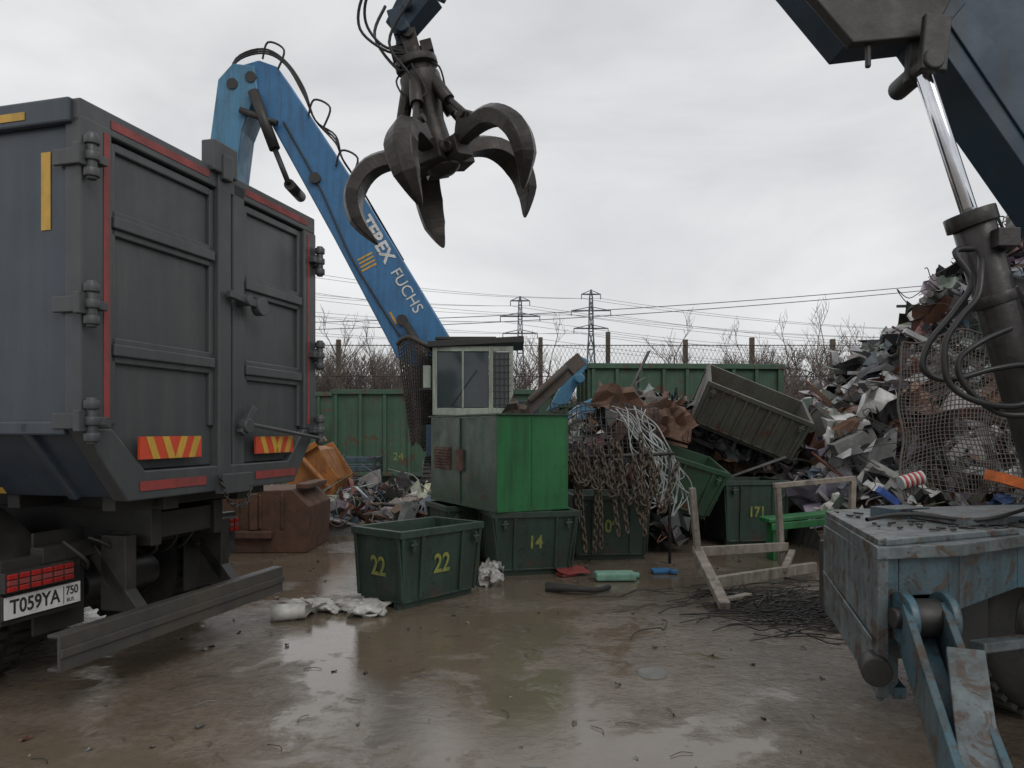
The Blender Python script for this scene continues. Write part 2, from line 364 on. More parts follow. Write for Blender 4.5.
    mb.prism([(7.3,1.95),(8.3,1.95),(8.2,2.8),(7.3,2.8)],.03,.052,'x',1);mb.prism([(7.3,1.95),(8.3,1.95),(8.2,2.8),(7.3,2.8)],2.448,2.47,'x',1)
    mb.add([(.2,8.77,1.95),(2.3,8.77,1.95),(2.3,8.58,2.9),(.2,8.58,2.9)],[(0,1,2,3)],1)
    mb.bx((.05,8.3,.45),(2.45,8.85,.98),2)
    mb.done('cab',['white','glass','black'],e,.05)
    mb=MB();pts=cr([V((1.12,-.11,1.32)),V((1.22,-.13,1.13)),V((1.40,-.13,1.12)),V((1.5,-.11,1.28))],6)
    chain(mb,pts,.018,.006);mb.done('safety_chain','steel',e)
def link(mb,c,d,side,L_,r):
    d=V(d).normalized();side=V(side);side=(side-d*side.dot(d)).normalized();pts=[]
    for k in range(11):
        a=2*math.pi*k/10;pts.append(V(c)+d*math.cos(a)*L_+side*math.sin(a)*L_*.6)
    mb.tube(pts,r,5)
def chain(mb,pts,L_,r):
    last=pts[0];dist=0;step=L_*1.55
    P=[last]
    for a,b in zip(pts,pts[1:]):
        seg=(b-a).length;u=step-dist
        while u<=seg: P.append(a+(b-a)*(u/seg));u+=step
        dist=(dist+seg)%step
    for k in range(len(P)-1):
        d=P[k+1]-P[k];o=d.orthogonal().normalized()
        if k%2:o=d.cross(o)
        if d.length>1e-5: link(mb,P[k],d,o,L_,r)
truck()

# ---------------------------------------------------------------- grapple
def grapple(name,loc,rot,ang0,parent=None):
    e=empty(name,loc,rot)
    prof=[V((.12,.0)),V((.40,.12)),V((.72,.12)),V((.95,-.08)),V((.99,-.36)),V((.86,-.66))]
    th=[.08,.12,.13,.12,.10,.015];wd=[.12,.16,.24,.30,.24,.03]
    mb=MB()
    for k in range(5):
        a=math.radians(ang0+72*k);rd=V((math.cos(a),math.sin(a),0));tg=V((-math.sin(a),math.cos(a),0))
        pts=cr([rd*p.x+V((0,0,p.y)) for p in prof],5);n=len(pts)
        def ip(L_):
            o=[]
            for i in range(n):
                f=i/5;j=min(int(f),4);u=f-j;o.append(L_[j]*(1-u)+L_[j+1]*u)
            return o
        mb.sweep(pts,ip(wd),ip(th),tg,0)
        mb.box(rd*.22+V((0,0,.02)),(.2,.24,.2),Matrix.Rotation(a,3,'Z'),0)
        mb.cyl(rd*.22-tg*.16+V((0,0,.03)),rd*.22+tg*.16+V((0,0,.03)),.06,n=14)
        for sg in(-1,1): mb.beam(rd*.36+tg*.06*sg+V((0,0,.12)),rd*.46+tg*.06*sg+V((0,0,.30)),.03,.14)
    mb.done('tines','tine',e,.01)
    mb=MB()
    for k in range(5):
        a=math.radians(ang0+72*k);rd=V((math.cos(a),math.sin(a),0));tg=V((-math.sin(a),math.cos(a),0))
        mb.cyl(rd*.13+V((0,0,.84)),rd*.28+V((0,0,.50)),.07,n=12);mb.cyl(rd*.28+V((0,0,.52)),rd*.44+V((0,0,.28)),.035,n=10,m=1)
        mb.cyl(rd*.44-tg*.1+V((0,0,.28)),rd*.44+tg*.1+V((0,0,.28)),.045,n=10)
        mb.tube([rd*.1+V((0,0,1.0)),rd*.24+tg*.05+V((0,0,.88)),rd*.2+tg*.1+V((0,0,.62)),rd*.28+V((0,0,.55))],.012,5,2,5)
    mb.lathe([(0,-.16),(.1,-.15),(.17,-.1),(.19,0),(.15,.1),(.13,.4),(.16,.62),(.21,.74),(.21,.88),(.15,.9),(.15,.96),(.22,.97),(.22,1.05),(.14,1.06),(.14,1.14),(0,1.14)],(0,0,0),(0,0,1),20,0)
    for k in range(10):
        a=k*math.pi/5;mb.cyl((.18*math.cos(a),.18*math.sin(a),1.05),(.18*math.cos(a),.18*math.sin(a),1.08),.016,n=6)
    mb.box((0,0,1.2),(.16,.26,.26));mb.cyl((0,-.17,1.28),(0,.17,1.28),.055,n=12);mb.box((-.14,.02,1.14),(.16,.22,.16));mb.box((.15,-.03,1.12),(.12,.2,.12))
    mb.done('rotator_and_cylinders',['tine','steel','hose'],e,.008)
    return e
grapple('orange_peel_grapple',(-.72,7.8,4.42),(0,math.radians(-15),0),178)

# ---------------------------------------------------------------- near crane (blue, right)
def near_crane():
    e=empty('scrap_handler_crane')
    mb=MB()
    mb.beam((-1.17,7.8,5.72),(-.88,7.72,6.10),.22,.24,0,.26,.36)
    mb.beam((-.88,7.72,6.10),(1.0,7.0,9.5),.26,.36,0,.4,.6)
    for y in(-.13,.13): mb.beam((-1.10,7.79+y,5.65),(-1.18,7.79+y,5.9),.04,.18)
    mb.cyl((-1.11,7.58,5.70),(-1.11,8.02,5.70),.07,n=16);mb.cyl((-1.05,7.56,5.9),(-1.05,8.04,5.9),.05,n=14)
    mb.box((-1.10,7.8,5.68),(.16,.18,.28))
    mb.done('stick','bluedk',e,.012)
    mb=MB()
    for o,k in((0,0),(.06,.05)):
        mb.tube([(-.92+o,7.5,6.35),(-1.2,7.45,6.18-k),(-1.42-o*.7,7.5,5.95),(-1.46-o,7.6,5.72-o),(-1.30+k,7.65,5.52-o),(-1.05+o,7.65,5.45)],.015,6,0,6)
    mb.tube([(-.7,7.55,6.3),(-1.0,7.5,5.9),(-1.22,7.55,5.5),(-1.02,7.6,5.2),(-.95,7.6,5.0)],.016,6,0,6)
    mb.tube([(-1.3,7.8,6.0),(-1.40,7.75,5.66),(-1.15,7.7,5.3),(-1.0,7.65,5.35)],.016,6,0,6)
    mb.done('grapple_hoses','hose',e)
    mb=MB()
    mb.prism([(4.7,1.3),(3.2,2.84),(2.40,3.98),(1.98,3.93),(1.64,4.34),(1.40,6.0),(.8,9.3),(1.4,9.7),(2.1,6.4),(3.3,5.0),(5.2,2.6)],4.40,4.75,'y',0)
    mb.prism([(4.6,1.52),(3.3,2.84),(2.52,4.0),(2.62,4.12),(3.42,3.0),(4.7,1.7)],4.385,4.397,'y',0)
    mb.done('boom','bluedk',e,.02)
    mb=MB();mb.prism([(2.38,3.88),(1.93,3.84),(1.62,4.20),(1.45,5.2),(2.0,5.3),(2.6,4.3)],4.3,4.38,'y',0)
    mb.bx((2.02,4.33,3.72),(2.05,4.36,3.86));mb.cyl((2.33,4.18,3.70),(2.33,4.6,3.70),.06,n=16)
    mb.beam((2.33,4.22,3.64),(2.36,4.22,3.95),.05,.15);mb.beam((2.33,4.37,3.64),(2.36,4.37,3.95),.05,.15)
    mb.done('boom_lug_plate','black',e,.01)
    mb=MB();mb.cyl((2.33,4.3,3.66),(2.60,4.3,2.84),.045,n=20,m=0)
    mb.cyl((2.585,4.3,2.88),(2.61,4.3,2.80),.135,n=24,m=1);mb.cyl((2.61,4.3,2.82),(3.06,4.3,1.28),.11,n=24,m=1)
    mb.cyl((2.72,4.3,2.42),(2.74,4.3,2.36),.125,n=24,m=1);mb.box((2.70,4.17,2.70),(.12,.1,.1),None,1)
    mb.cyl((2.83,4.19,2.55),(3.1,4.19,1.55),.018,n=8,m=1)
    mb.done('boom_cylinder',['chrome','steel'],e,.004)
    mb=MB()
    hs=[[(2.55,4.2,2.65),(2.42,4.15,2.62),(2.48,4.1,2.45),(2.38,4.1,2.28),(2.25,4.1,2.12),(2.22,4.1,1.98),(2.35,4.1,1.92),(2.6,4.1,1.98),(2.85,4.15,2.0),(3.1,4.2,1.9)],
        [(2.56,4.15,2.6),(2.50,4.05,2.5),(2.45,4.0,2.35),(2.36,4.0,2.24),(2.28,4.0,2.1),(2.30,4.0,1.9),(2.45,4.0,1.8),(2.7,4.05,1.78),(2.95,4.1,1.88),(3.1,4.1,1.7)],
        [(2.7,4.12,2.2),(2.5,4.05,2.12),(2.38,4.05,2.02),(2.42,4.05,1.88),(2.6,4.05,1.74),(2.85,4.05,1.72),(3.05,4.1,1.6)]]
    for h in hs: mb.tube(h,.017,8,0,7)
    mb.done('boom_hoses','hose',e)
    mb=MB();mb.bx((4.3,2.2,1.45),(6.8,5.4,2.7),0);mb.bx((4.3,5.45,1.6),(5.4,6.3,1.9),0);mb.cyl((5,4,1.2),(5,4,1.46),.9,n=24,m=1)
    mb.bx((4.35,.9,1.5),(5.6,2.15,3.2),0);mb.bx((4.33,1.0,2.1),(4.352,2.05,3.1),2);mb.bx((4.45,.88,2.1),(5.5,.902,3.1),2)
    mb.done('upper_structure',['blue','black','glass'],e,.03)
    mb=MB()
    top=[(1.74,3.62),(2.06,5.0),(2.25,5.35),(3.7,5.7),(5.8,5.6),(5.8,3.4),(3.2,4.05),(2.75,4.05),(2.2,3.72)]
    mb.prism(top,1.03,1.09,'z',1)
    def wall(a,b,z0a,z0b,z1=1.028,th=.05,m=0):
        a=V((a[0],a[1],0));b=V((b[0],b[1],0));d=(b-a).normalized();nn=V((-d.y,d.x,0))*th
        vs=[a+V((0,0,z0a)),b+V((0,0,z0b)),b+V((0,0,z1)),a+V((0,0,z1))];vs+=[p+nn for p in vs]
        mb.add(vs,[(0,1,2,3),(7,6,5,4),(0,4,5,1),(1,5,6,2),(2,6,7,3),(3,7,4,0)],m)
    wall((2.04,4.98),(1.76,3.66),.50,.36,m=2)
    wall((1.79,3.665),(1.88,3.695),.34,.42,m=0);wall((1.885,3.70),(2.16,3.76),.84,.84,m=0);wall((2.165,3.765),(2.26,3.84),.42,.46,m=0)
    wall((2.265,3.845),(2.72,4.09),.74,.80,m=0);wall((2.72,4.09),(3.7,4.2),.80,.80,m=0)
    wall((3.6,5.6),(2.28,5.30),.55,.5,m=0)
    mb.bx((2.1,4.6,.45),(3.6,5.2,.9),3);mb.bx((1.95,4.15,.40),(2.6,4.3,1.02),3)
    mb.beam((1.90,3.72,.36),(2.05,4.9,.5),.06,.06,0)
    mb.beam((1.80,3.68,1.105),(2.08,4.98,1.105),.05,.03,1);mb.beam((2.72,4.1,1.105),(1.80,3.68,1.105),.04,.03,1)
    mb.box((2.9,4.7,1.12),(.7,.5,.05),(0,0,.2),1);mb.box((2.5,4.9,1.12),(.3,.2,.07),(0,0,.4),0)
    for k in range(7): mb.cyl((1.95+k*.14,3.85+k*.06,1.09),(1.95+k*.14,3.85+k*.06,1.105),.018,n=6,m=3)
    mb.tube([(2.1,4.5,1.12),(2.4,4.6,1.14),(2.7,4.4,1.13),(3.1,4.5,1.2)],.014,6,3,6)
    for k in range(60):
        x=R.uniform(2.1,3.4);y=R.uniform(4.2,5.2);mb.box((x,y,1.10),(R.uniform(.01,.07),R.uniform(.01,.03),.012),(0,0,R.uniform(0,6)),3)
    mb.beam((1.752,3.70,.62),(2.03,4.95,.72),.012,.03,2)
    mb.done('chassis_deck',['blueg','greyg','greyg','black'],e,.008)
    mb=MB()
    A=V((1.95,3.62,.74));B=V((1.70,2.62,.12))
    for sg in(-.09,.09):
        mb.beam(A+V((sg,0,.0)),B+V((sg,0,.05)),.035,.24,0,None,.2)
    mb.beam(A+V((0,-.35,-.04)),B+V((0,.1,.12)),.145,.04,1)
    mb.beam(A+V((0,0.05,-.08)),B+V((0,.1,-.0)),.145,.05,0)
    mb.cyl(A+V((-.115,-.02,.02)),A+V((-.075,-.02,.02)),.125,n=28,m=0);mb.cyl(A+V((.075,-.02,.02)),A+V((.115,-.02,.02)),.125,n=28,m=0);mb.cyl(A+V((-.15,-.02,.02)),A+V((.15,-.02,.02)),.05,n=18,m=2)
    mb.cyl(A+V((-.07,-.02,.02)),A+V((.07,-.02,.02)),.09,n=18,m=3)
    mb.cyl((1.73,3.60,.50),(1.78,3.75,.50),.07,n=16,m=3)
    mb.cyl((2.08,3.72,.62),(1.80,2.85,.30),.045,n=14,m=2)
    mb.cyl((1.70,2.62,0.0),(1.70,2.62,.05),.34,n=24,m=1);mb.cyl((1.58,2.62,.14),(1.82,2.62,.14),.06,n=14,m=2)
    mb.cyl((1.96,3.7,.6),(2.5,4.6,.9),.08,n=14,m=2)
    mb.beam((2.25,3.68,.60),(2.62,3.86,.58),.08,.05,1)
    mb.done('outrigger_leg',['blueg','greyg','steel','black'],e,.006)
    mb=MB()
    wheel(mb,(3.05,4.55,.56),(.35,-1,0),.55,.4);wheel(mb,(5.2,4.4,.56),(.0,1,0),.55,.4)
    mb.cyl((3.05,4.5,.56),(3.4,5.6,.56),.12,m=1)
    mb.done('wheels',['rubber','black'],e)
near_crane()

# ---------------------------------------------------------------- far crane
def far_crane():
    e=empty('scrap_handler_crane.001')
    mb=MB()
    mb.prism([(-2.51,3.22),(-3.9,5.85),(-5.25,8.30),(-5.62,8.95),(-6.0,8.95),(-6.32,9.25),(-6.1,9.60),(-5.55,9.76),(-5.15,9.62),(-4.85,9.2),(-3.1,6.55),(-1.28,3.55),(-1.5,2.7)],16.65,17.35,'y',0)
    mb.done('boom','blue',e,.03)
    mb=MB();mb.prism([(-6.42,9.3),(-6.1,9.66),(-5.62,9.6),(-5.55,9.1),(-5.9,8.2),(-6.05,7.0),(-6.5,4.4),(-6.85,4.4),(-6.72,7.0)],16.58,17.42,'y',0)
    mb.done('stick','bluel',e,.03)
    mb=MB()
    mb.cyl((-5.62,16.5,9.0),(-5.15,16.5,7.75),.12,n=14);mb.cyl((-5.15,16.5,7.75),(-4.85,16.5,7.0),.06,n=12,m=0)
    mb.cyl((-5.9,16.5,8.6),(-5.1,16.5,8.3),.07,n=12)
    for p in((-2.4,4.05),(-4.3,7.15),(-5.7,9.35),(-6.1,9.2),(-4.85,7.0),(-1.9,3.4)):
        mb.cyl((p[0],16.55,p[1]),(p[0],17.45,p[1]),.12,n=18)
    for o in(.0,.08,.16):
        mb.tube([(-6.3,16.8,9.2),(-6.1,16.8,9.78+o*.5),(-5.5,16.8,9.98+o*.6),(-5.0,16.8,9.72+o*.5),(-4.6,16.8,9.05+o),(-4.35,16.8,8.5),(-3.9,16.8,8.0+o),(-3.75,16.8,7.65),(-3.4,16.8,7.1),(-2.4,16.8,5.4)],.022,5,0,5)
    for q in((-4.2,8.6),(-3.6,7.5),(-5.2,9.85)): mb.tube([(q[0]-.25,16.6,q[1]-.1),(q[0]-.1,16.5,q[1]+.22),(q[0]+.25,16.5,q[1]+.05),(q[0]+.1,16.55,q[1]-.35)],.024,5,0,5)
    mb.tube([(-5.0,16.62,8.4),(-4.2,16.61,6.95),(-3.55,16.61,5.5),(-2.95,16.61,4.5),(-2.45,16.61,3.7)],.02,5,0,5)
    mb.cyl((-2.3,16.45,3.95),(-1.3,16.45,2.3),.09,n=12);mb.cyl((-2.3,17.55,3.95),(-1.3,17.55,2.3),.09,n=12)
    mb.done('cylinders_and_hoses',['black','chrome'],e)
    a=math.radians(-59.5);cx,cz=math.cos(a),math.sin(a)
    Mx=lambda x,y,z:Matrix(((cx,-cz,0,x),(0,0,-1,y),(cz,cx,0,z),(0,0,0,1)))
    text('TEREX',.38,'white',e,Mx(-2.96,16.64,5.83),'lettering_bold',.003,.014,1.0)
    text('FUCHS',.35,'white',e,Mx(-2.31,16.64,4.70),'lettering_light',.003,0,1.0)
    mb=MB()
    for i in range(4): mb.box((-3.22+i*.03,16.643,5.45-i*.08),(.36,.008,.04),(0,math.radians(-28),0))
    mb.box((-2.6,16.643,4.1),(.3,.008,.05),(0,math.radians(60),0))
    mb.done('stripe_badge','yel',e)
    mb=MB()
    x0,x1,z0,z1,y0,y1=-1.54,-.02,1.95,3.32,15.2,16.6
    for x in(x0,-.42,x1):
        for y in(y0,y1): mb.bx((x-.045,y-.045,z0),(x+.045,y+.045,z1))
    mb.bx((x0,y0-.03,z0),(x1,y0+.03,z0+.14));mb.bx((x0,y0-.03,z1-.1),(x1,y0+.03,z1));mb.bx((x0,y1-.03,z0),(x1,y1+.03,z1-.5))
    mb.bx((x0-.03,y0,z0),(x0+.03,y1,z0+.14));mb.bx((x1-.03,y0,z0),(x1+.03,y1,z0+.5));mb.bx((x0,y0,z0-.05),(x1,y1,z0))
    mb.bx((x0+.3,y0+.5,z0),(x0+.9,y0+1.1,z0+.5),2);mb.bx((x0+.3,y0+1.0,z0+.5),(x0+.9,y0+1.15,z0+1.05),2)
    mb.box(((x0+x1)/2+.06,15.9,z1+.09),(x1-x0+.4,1.6,.12),(0,math.radians(-3),0),2)
    mb.bx((x0-.0,y0,z1+.14),(x1-.3,y1,z1+.20),2)
    mb.bx((x0+.05,y0-.01,z0+.15),(-.47,y0+.005,z1-.11),1);mb.bx((-.37,y0-.01,z0+.15),(x1-.05,y0+.005,z1-.11),1)
    mb.beam((-1.2,y0-.04,z0+.2),(-.7,y0-.04,z0+.9),.02,.02,2)
    for i in range(9): mb.bx((-.385,y0-.05,z0+.2+i*.13),(x1,y0-.035,z0+.215+i*.13),2)
    for i in range(4): mb.bx((-.34+i*.09,y0-.05,z0+.15),(-.325+i*.09,y0-.03,z1-.12),2)
    mb.bx((-1.0,y0-.05,z0+.14),(-.96,y0-.02,z1-.1),0);mb.bx((x0-.25,y0+.1,z0+.55),(x0-.10,y0+.3,z0+1.0),0);mb.bx((x0-.3,y0+.0,z0+.5),(x0-.04,y0+.05,z0+.53),2)
    mb.done('cab',['cream','glass','black','steel'],e,.01)
    mb=MB();mb.bx((-1.7,15.0,1.15),(1.2,19.5,1.75),0);mb.bx((-1.1,17.0,1.75),(.6,19.5,2.3),0);mb.bx((-2.2,16.7,1.75),(-1.2,17.3,3.2),1)
    mb.cyl((-.3,17.5,.9),(-.3,17.5,1.16),1.1,n=24,m=1);mb.bx((-1.7,15.2,.5),(1.4,19.6,.9),1)
    for x in(-1.6,1.3):
        for y in(15.6,19.1): wheel(mb,(x,y,.55),(1,0,0),.55,.4,1,1)
    mb.done('upper_structure_and_carrier',['bluedk','black'],e,.03)
    mb=MB()
    def g(u,v): return V((-2.45+.95*u*(1-.15*v)+.30*v*(1-u),16.3-.5*math.sin(u*3.1),3.5-2.2*v+.1*math.sin(u*6)))
    for i in range(16): mb.tube([g(i/15,k/8) for k in range(9)],.017,4)
    for j in range(28): mb.tube([g(k/8,j/27)+V((0,0,.03*(-1)**k)) for k in range(9)],.015,4)
    mb.tube([g(k/8,0) for k in range(9)],.05,6)
    mb.done('woven_guard','mesh',e)
    return e
far_crane()
grapple('orange_peel_grapple.001',(-6.68,17,3.0),(0,0,0),20)

# ---------------------------------------------------------------- bins
PAL=[(.05,.048,.046)]*3+[(.10,.098,.095)]*4+[(.15,.08,.05)]*4+[(.20,.20,.20)]*7+[(.38,.39,.395)]*8+[(.65,.65,.64)]*4+[(.13,.17,.22),(.22,.09,.07),(.09,.13,.10),(.26,.23,.19),(.16,.13,.10),(.025,.025,.028),(.03,.03,.03)]
PALC=[(.05,.047,.044)]*3+[(.09,.086,.08)]*4+[(.15,.08,.05)]*4+[(.18,.18,.18)]*5+[(.35,.36,.36)]*5+[(.10,.14,.18),(.20,.08,.06),(.24,.22,.18),(.55,.55,.53)]
def bin_(name,loc,rz,w,l,h,mat='green',num=None,taper=.05,tilt=(0,0),ns=.3,ribs=2,numl=None,fill=True):
    e=empty(name,loc);e.rotation_euler=Euler((tilt[0],tilt[1],rz),'XYZ')
    mb=MB();t=taper;z0=.08
    def wallgrid(x0,y0,x1,y1):
        nx,nz=8,5;vs=[];o=R.random()*50
        dx,dy=(x1-x0),(y1-y0);Ln=math.hypot(dx,dy);nx_,ny_=dy/Ln,-dx/Ln
        for i in range(nx+1):
            for j in range(nz+1):
                u=i/nx;v=j/nz;z=z0+(h-z0)*v
                cx=w/2;cy=l/2;px=x0+dx*u;py=y0+dy*u
                sx=(px-cx)*(1-t*2/w*(1-v));sy=(py-cy)*(1-t*2/l*(1-v))
                edge=min(u,1-u)*min(1,(1-v)*3)*4
                d=-.014*max(0,noise.noise(V((u*2.5+o,v*2,o)))+.25)*min(1,edge)*2
                vs.append((cx+sx+nx_*(d),cy+sy+ny_*(d),z))
        return vs,[(i*(nz+1)+j,(i+1)*(nz+1)+j,(i+1)*(nz+1)+j+1,i*(nz+1)+j+1) for i in range(nx) for j in range(nz)]
    for q in((0,0,w,0),(w,0,w,l),(w,l,0,l),(0,l,0,0)):
        vs,fs=wallgrid(*q);mb.add(vs,fs,0,True)
    def ring(x0,y0,x1,y1,z): return [(x0,y0,z),(x1,y0,z),(x1,y1,z),(x0,y1,z)]
    g=.035
    vs=ring(g,g,w-g,l-g,h)+ring(t+g,t+g,w-t-g,l-t-g,z0+.02)
    mb.add(vs,[(i,(i+1)%4,4+(i+1)%4,4+i) for i in range(4)]+[(4,5,6,7)])
    mb.bx((t,t,z0-.02),(w-t,l-t,z0))
    r=.022
    for p,q in(((-r,-r),(w+r,g)),((-r,l-g),(w+r,l+r)),((-r,g),(g,l-g)),((w-g,g),(w+r,l-g))): mb.bx((p[0],p[1],h-.055),(q[0],q[1],h+.010))
    for y in(t+.05,l-t-.11): mb.bx((t,y,0),(w-t,y+.06,z0-.022))
    for i in range(ribs):
        x=w*(i+.5)/ribs if ribs>1 else w/2
        if num and abs(x-w/2)<ns*.6: continue
        mb.beam((x,t-.008,z0),(x,-.008,h-.056),.035,.016,up=(0,1,0))
    for x in(0.02,w-.02):
        mb.beam((x+(t if x<w/2 else -t),t-.008,z0),(x,-.008,h-.056),.035,.016,up=(0,1,0))
    for y in(.03,l-.03):
        for x,s_ in((0,-1),(w,1)): mb.beam((x-s_*t+s_*.008,y,z0),(x+s_*.008,y,h-.056),.016,.035,up=(0,1,0))
    for x in(.12,w-.12): mb.box((x,-.035,h-.13),(.04,.04,.10)); mb.cyl((x-.04,-.045,h-.12),(x+.04,-.045,h-.12),.014,n=8)
    o=mb.done('bin_shell',mat,e,.004)
    if num:
        tl=math.atan2(t,h-z0)
        text(num,ns,'ylt',e,T(w/2,t*(1-.42)-.008,h*.52)@Matrix.Rotation(math.pi/2+tl,4,'X'),'stencil_number',.001,.006,.85)
    if numl:
        tl=math.atan2(t,h-z0)
        text(numl,ns,'ylt',e,T(t*.55-.008,l/2,h*.52)@Matrix.Rotation(-math.pi/2,4,'Z')@Matrix.Rotation(math.pi/2+tl,4,'X'),'stencil_number',.001,.006,.85)
    if fill:
        m2=MB()
        for k in range(30):
            m2.tint=R.choice(PALC);m2.sheet((R.uniform(.2,w-.2),R.uniform(.2,l-.2),z0+.08+R.uniform(0,.12)),R.uniform(.1,.3),R.uniform(.05,.2),(R.uniform(-.5,.5),R.uniform(-.5,.5),R.uniform(0,6)),.04,2,2)
        m2.done('bin_contents','scrap',e)
    return e
bin_('scrap_bin',(-1.0,6.85,0),math.atan2(.785,.62)-.04,1.06,.68,.72,'green','22',.045,ns=.25,numl='22',ribs=2)
aR=math.atan2(.475,.88)
bin_('scrap_bin.001',(-.20,8.45,0),aR-.25,.98,.85,.72,'green','14',.07,ns=.2)
bin_('scrap_bin.002',(-.80,9.32,0),aR-.1,1.0,.85,.70,'green',None,.05)
bin_('scrap_bin.003',(.78,9.55,0),.1,.98,.9,.82,'green','09',.05,ns=.22)
bin_('scrap_bin.004',(3.02,10.75,0),.12,.95,.9,.92,'green','171',.04,ns=.2)
bin_('scrap_bin.005',(1.95,10.5,.60),.15,.85,.85,.75,'greend',None,.05,tilt=(.25,.30))
bin_('scrap_bin.006',(2.68,11.5,1.74),-.1,1.60,1.1,.72,'greye',None,.02,tilt=(.35,.40),ribs=9)
bin_('scrap_bin.007',(1.75,11.2,1.65),.2,1.0,.8,.5,'rust',None,.03,tilt=(-.5,.25),ribs=4)
bin_('scrap_bin.008',(4.6,11.6,1.1),.5,1.2,.9,.7,'greye',None,.03,tilt=(.6,.5),ribs=6)
def housing():
    e=empty('green_steel_housing',(-.166,8.4,.735),(0,0,aR))
    mb=MB();mb.bx((0,0,0),(.93,1.9,1.08),0)
    mb.bx((-.012,.0,0),(-.002,1.9,.04),1);mb.bx((-.02,.95,.02),(-.002,.98,1.06),1)
    mb.bx((-.03,-.03,1.082),(.96,1.93,1.10),1)
    mb.bx((0.0,-.012,0),(.93,-.002,.03),0);mb.bx((.44,-.008,.03),(.452,-.002,1.05),0)
    mb.bx((-.022,1.25,.42),(-.003,1.75,.70),2);mb.bx((-.03,.85,.42),(-.003,1.08,.68),2)
    for i in range(7): mb.bx((-.032,1.27,.44+i*.037),(-.018,1.73,.455+i*.037),2)
    mb.bx((-.004,.0,.04),(-.001,1.9,1.06),1)  # thin skin gives the left face a darker green than the front
    mb.done('housing_shell',['green2','greend','rust'],e,.008)
housing()

# ---------------------------------------------------------------- background containers
def container(name,loc,rz,w,l,h,mat,ribs):
    e=empty(name,loc,(0,0,rz));mb=MB()
    vs=[(0,0,.2),(w,0,.2),(w,l,.2),(0,l,.2),(0,0,h),(w,0,h),(w,l,h),(0,l,h),(.06,.06,h),(w-.06,.06,h),(w-.06,l-.06,h),(.06,l-.06,h),(.06,.06,.26),(w-.06,.06,.26),(w-.06,l-.06,.26),(.06,l-.06,.26)]
    mb.add(vs,[(0,3,2,1)]+[(a+i,a+(i+1)%4,b+(i+1)%4,b+i) for a,b in((0,4),(4,8),(8,12)) for i in range(4)]+[(12,13,14,15)])
    for i in range(ribs+1):
        x=.05+(w-.1)*i/ribs;mb.bx((x-.05,-.09,.2),(x+.05,-.002,h-.12))
    for i in range(4):
        y=.05+(l-.1)*i/3
        for x in(-.09,w+.002): mb.bx((x,y-.05,.2),(x+.088,y+.05,h-.12))
    mb.bx((-.1,-.12,h-.12),(w+.1,.05,h+.03));mb.bx((-.1,l-.05,h-.12),(w+.1,l+.12,h+.03));mb.bx((-.12,.05,h-.12),(.05,l-.05,h+.028));mb.bx((w-.05,.05,h-.12),(w+.12,l-.05,h+.028))
    mb.bx((-.05,-.1,.2),(w+.05,-.0,.32));mb.bx((.3,.3,0),(w-.3,l-.3,.198))
    mb.done('container_shell',mat,e,.01);return e
c1=container('green_waste_container',(-5.6,24,0),.03,7.0,2.5,2.9,'green3',9)
text('24',.35,'ylt',c1,T(2.0,-.006,.8)@FR,'stencil_number')
container('green_waste_container.001',(-9.4,27.5,0),.05,3.6,2.5,3.0,'green3',6)
container('green_waste_container.002',(2.3,22,0),.06,5.6,2.4,3.55,'green3',8)
container('green_waste_container.003',(-3.2,28.5,0),-.04,6,2.4,2.6,'greend',8)

def fence():
    e=empty('mesh_fence');mb=MB();Y=32
    for x in(-13,-7.3,-3.2,1.2,4.04,7.3,10.1,13.5,17,21,25,29):
        mb.bx((x-.09,Y-.09,0),(x+.09,Y+.09,5.55+R.uniform(-.15,.25)),0)
    mb.bx((-14,Y-.05,0),(30,Y+.03,2.4),1)
    for z in(2.6,3.9,5.2): mb.cyl((-14,Y-.1,z),(30,Y-.1,z),.018,n=5,m=2)
    x=-14
    while x<30:
        for s_ in(1,-1): mb.cyl((x,Y-.1,2.45),(x+1.4*s_,Y-.1,5.25),.0065,n=3,m=2,cap=False)
        x+=.17
    mb.done('fence_panels',['brown','conc','mesh'],e)
fence()

def pylon(name,x,y,h):
    e=empty(name,(x,y,0));mb=MB();b=1.6;t=.42
    lev=[(0,b),(h*.25,b*.75),(h*.45,b*.52),(h*.6,b*.38),(h*.72,t),(h*.84,t*.9),(h*.94,t*.7),(h,.1)]
    for (z0,w0),(z1,w1) in zip(lev,lev[1:]):
        c0=[V((a*w0,c*w0,z0)) for a,c in((-1,-1),(1,-1),(1,1),(-1,1))];c1_=[V((a*w1,c*w1,z1)) for a,c in((-1,-1),(1,-1),(1,1),(-1,1))]
        for i in range(4):
            mb.cyl(c0[i],c1_[i],.11,n=4);mb.cyl(c0[i],c1_[(i+1)%4],.07,n=4);mb.cyl(c0[(i+1)%4],c1_[i],.07,n=4);mb.cyl(c1_[i],c1_[(i+1)%4],.07,n=4)
    for f,w in((.74,3.4),(.86,3.9),(.97,1.9)):
        z=h*f
        for s_ in(-1,1):
            mb.cyl((0,-.3,z),(s_*w,0,z),.12,n=4);mb.cyl((0,.3,z),(s_*w,0,z),.12,n=4);mb.cyl((s_*.3,0,z+.7),(s_*w,0,z),.08,n=4)
            mb.cyl((s_*w,0,z),(s_*w,0,z-1.0),.09,n=5)
    mb.done('lattice','pyl',e)
pylon('power_pylon',1.6,150,28);pylon('power_pylon.001',15.7,151,29.5);pylon('power_pylon.002',4.2,330,27)
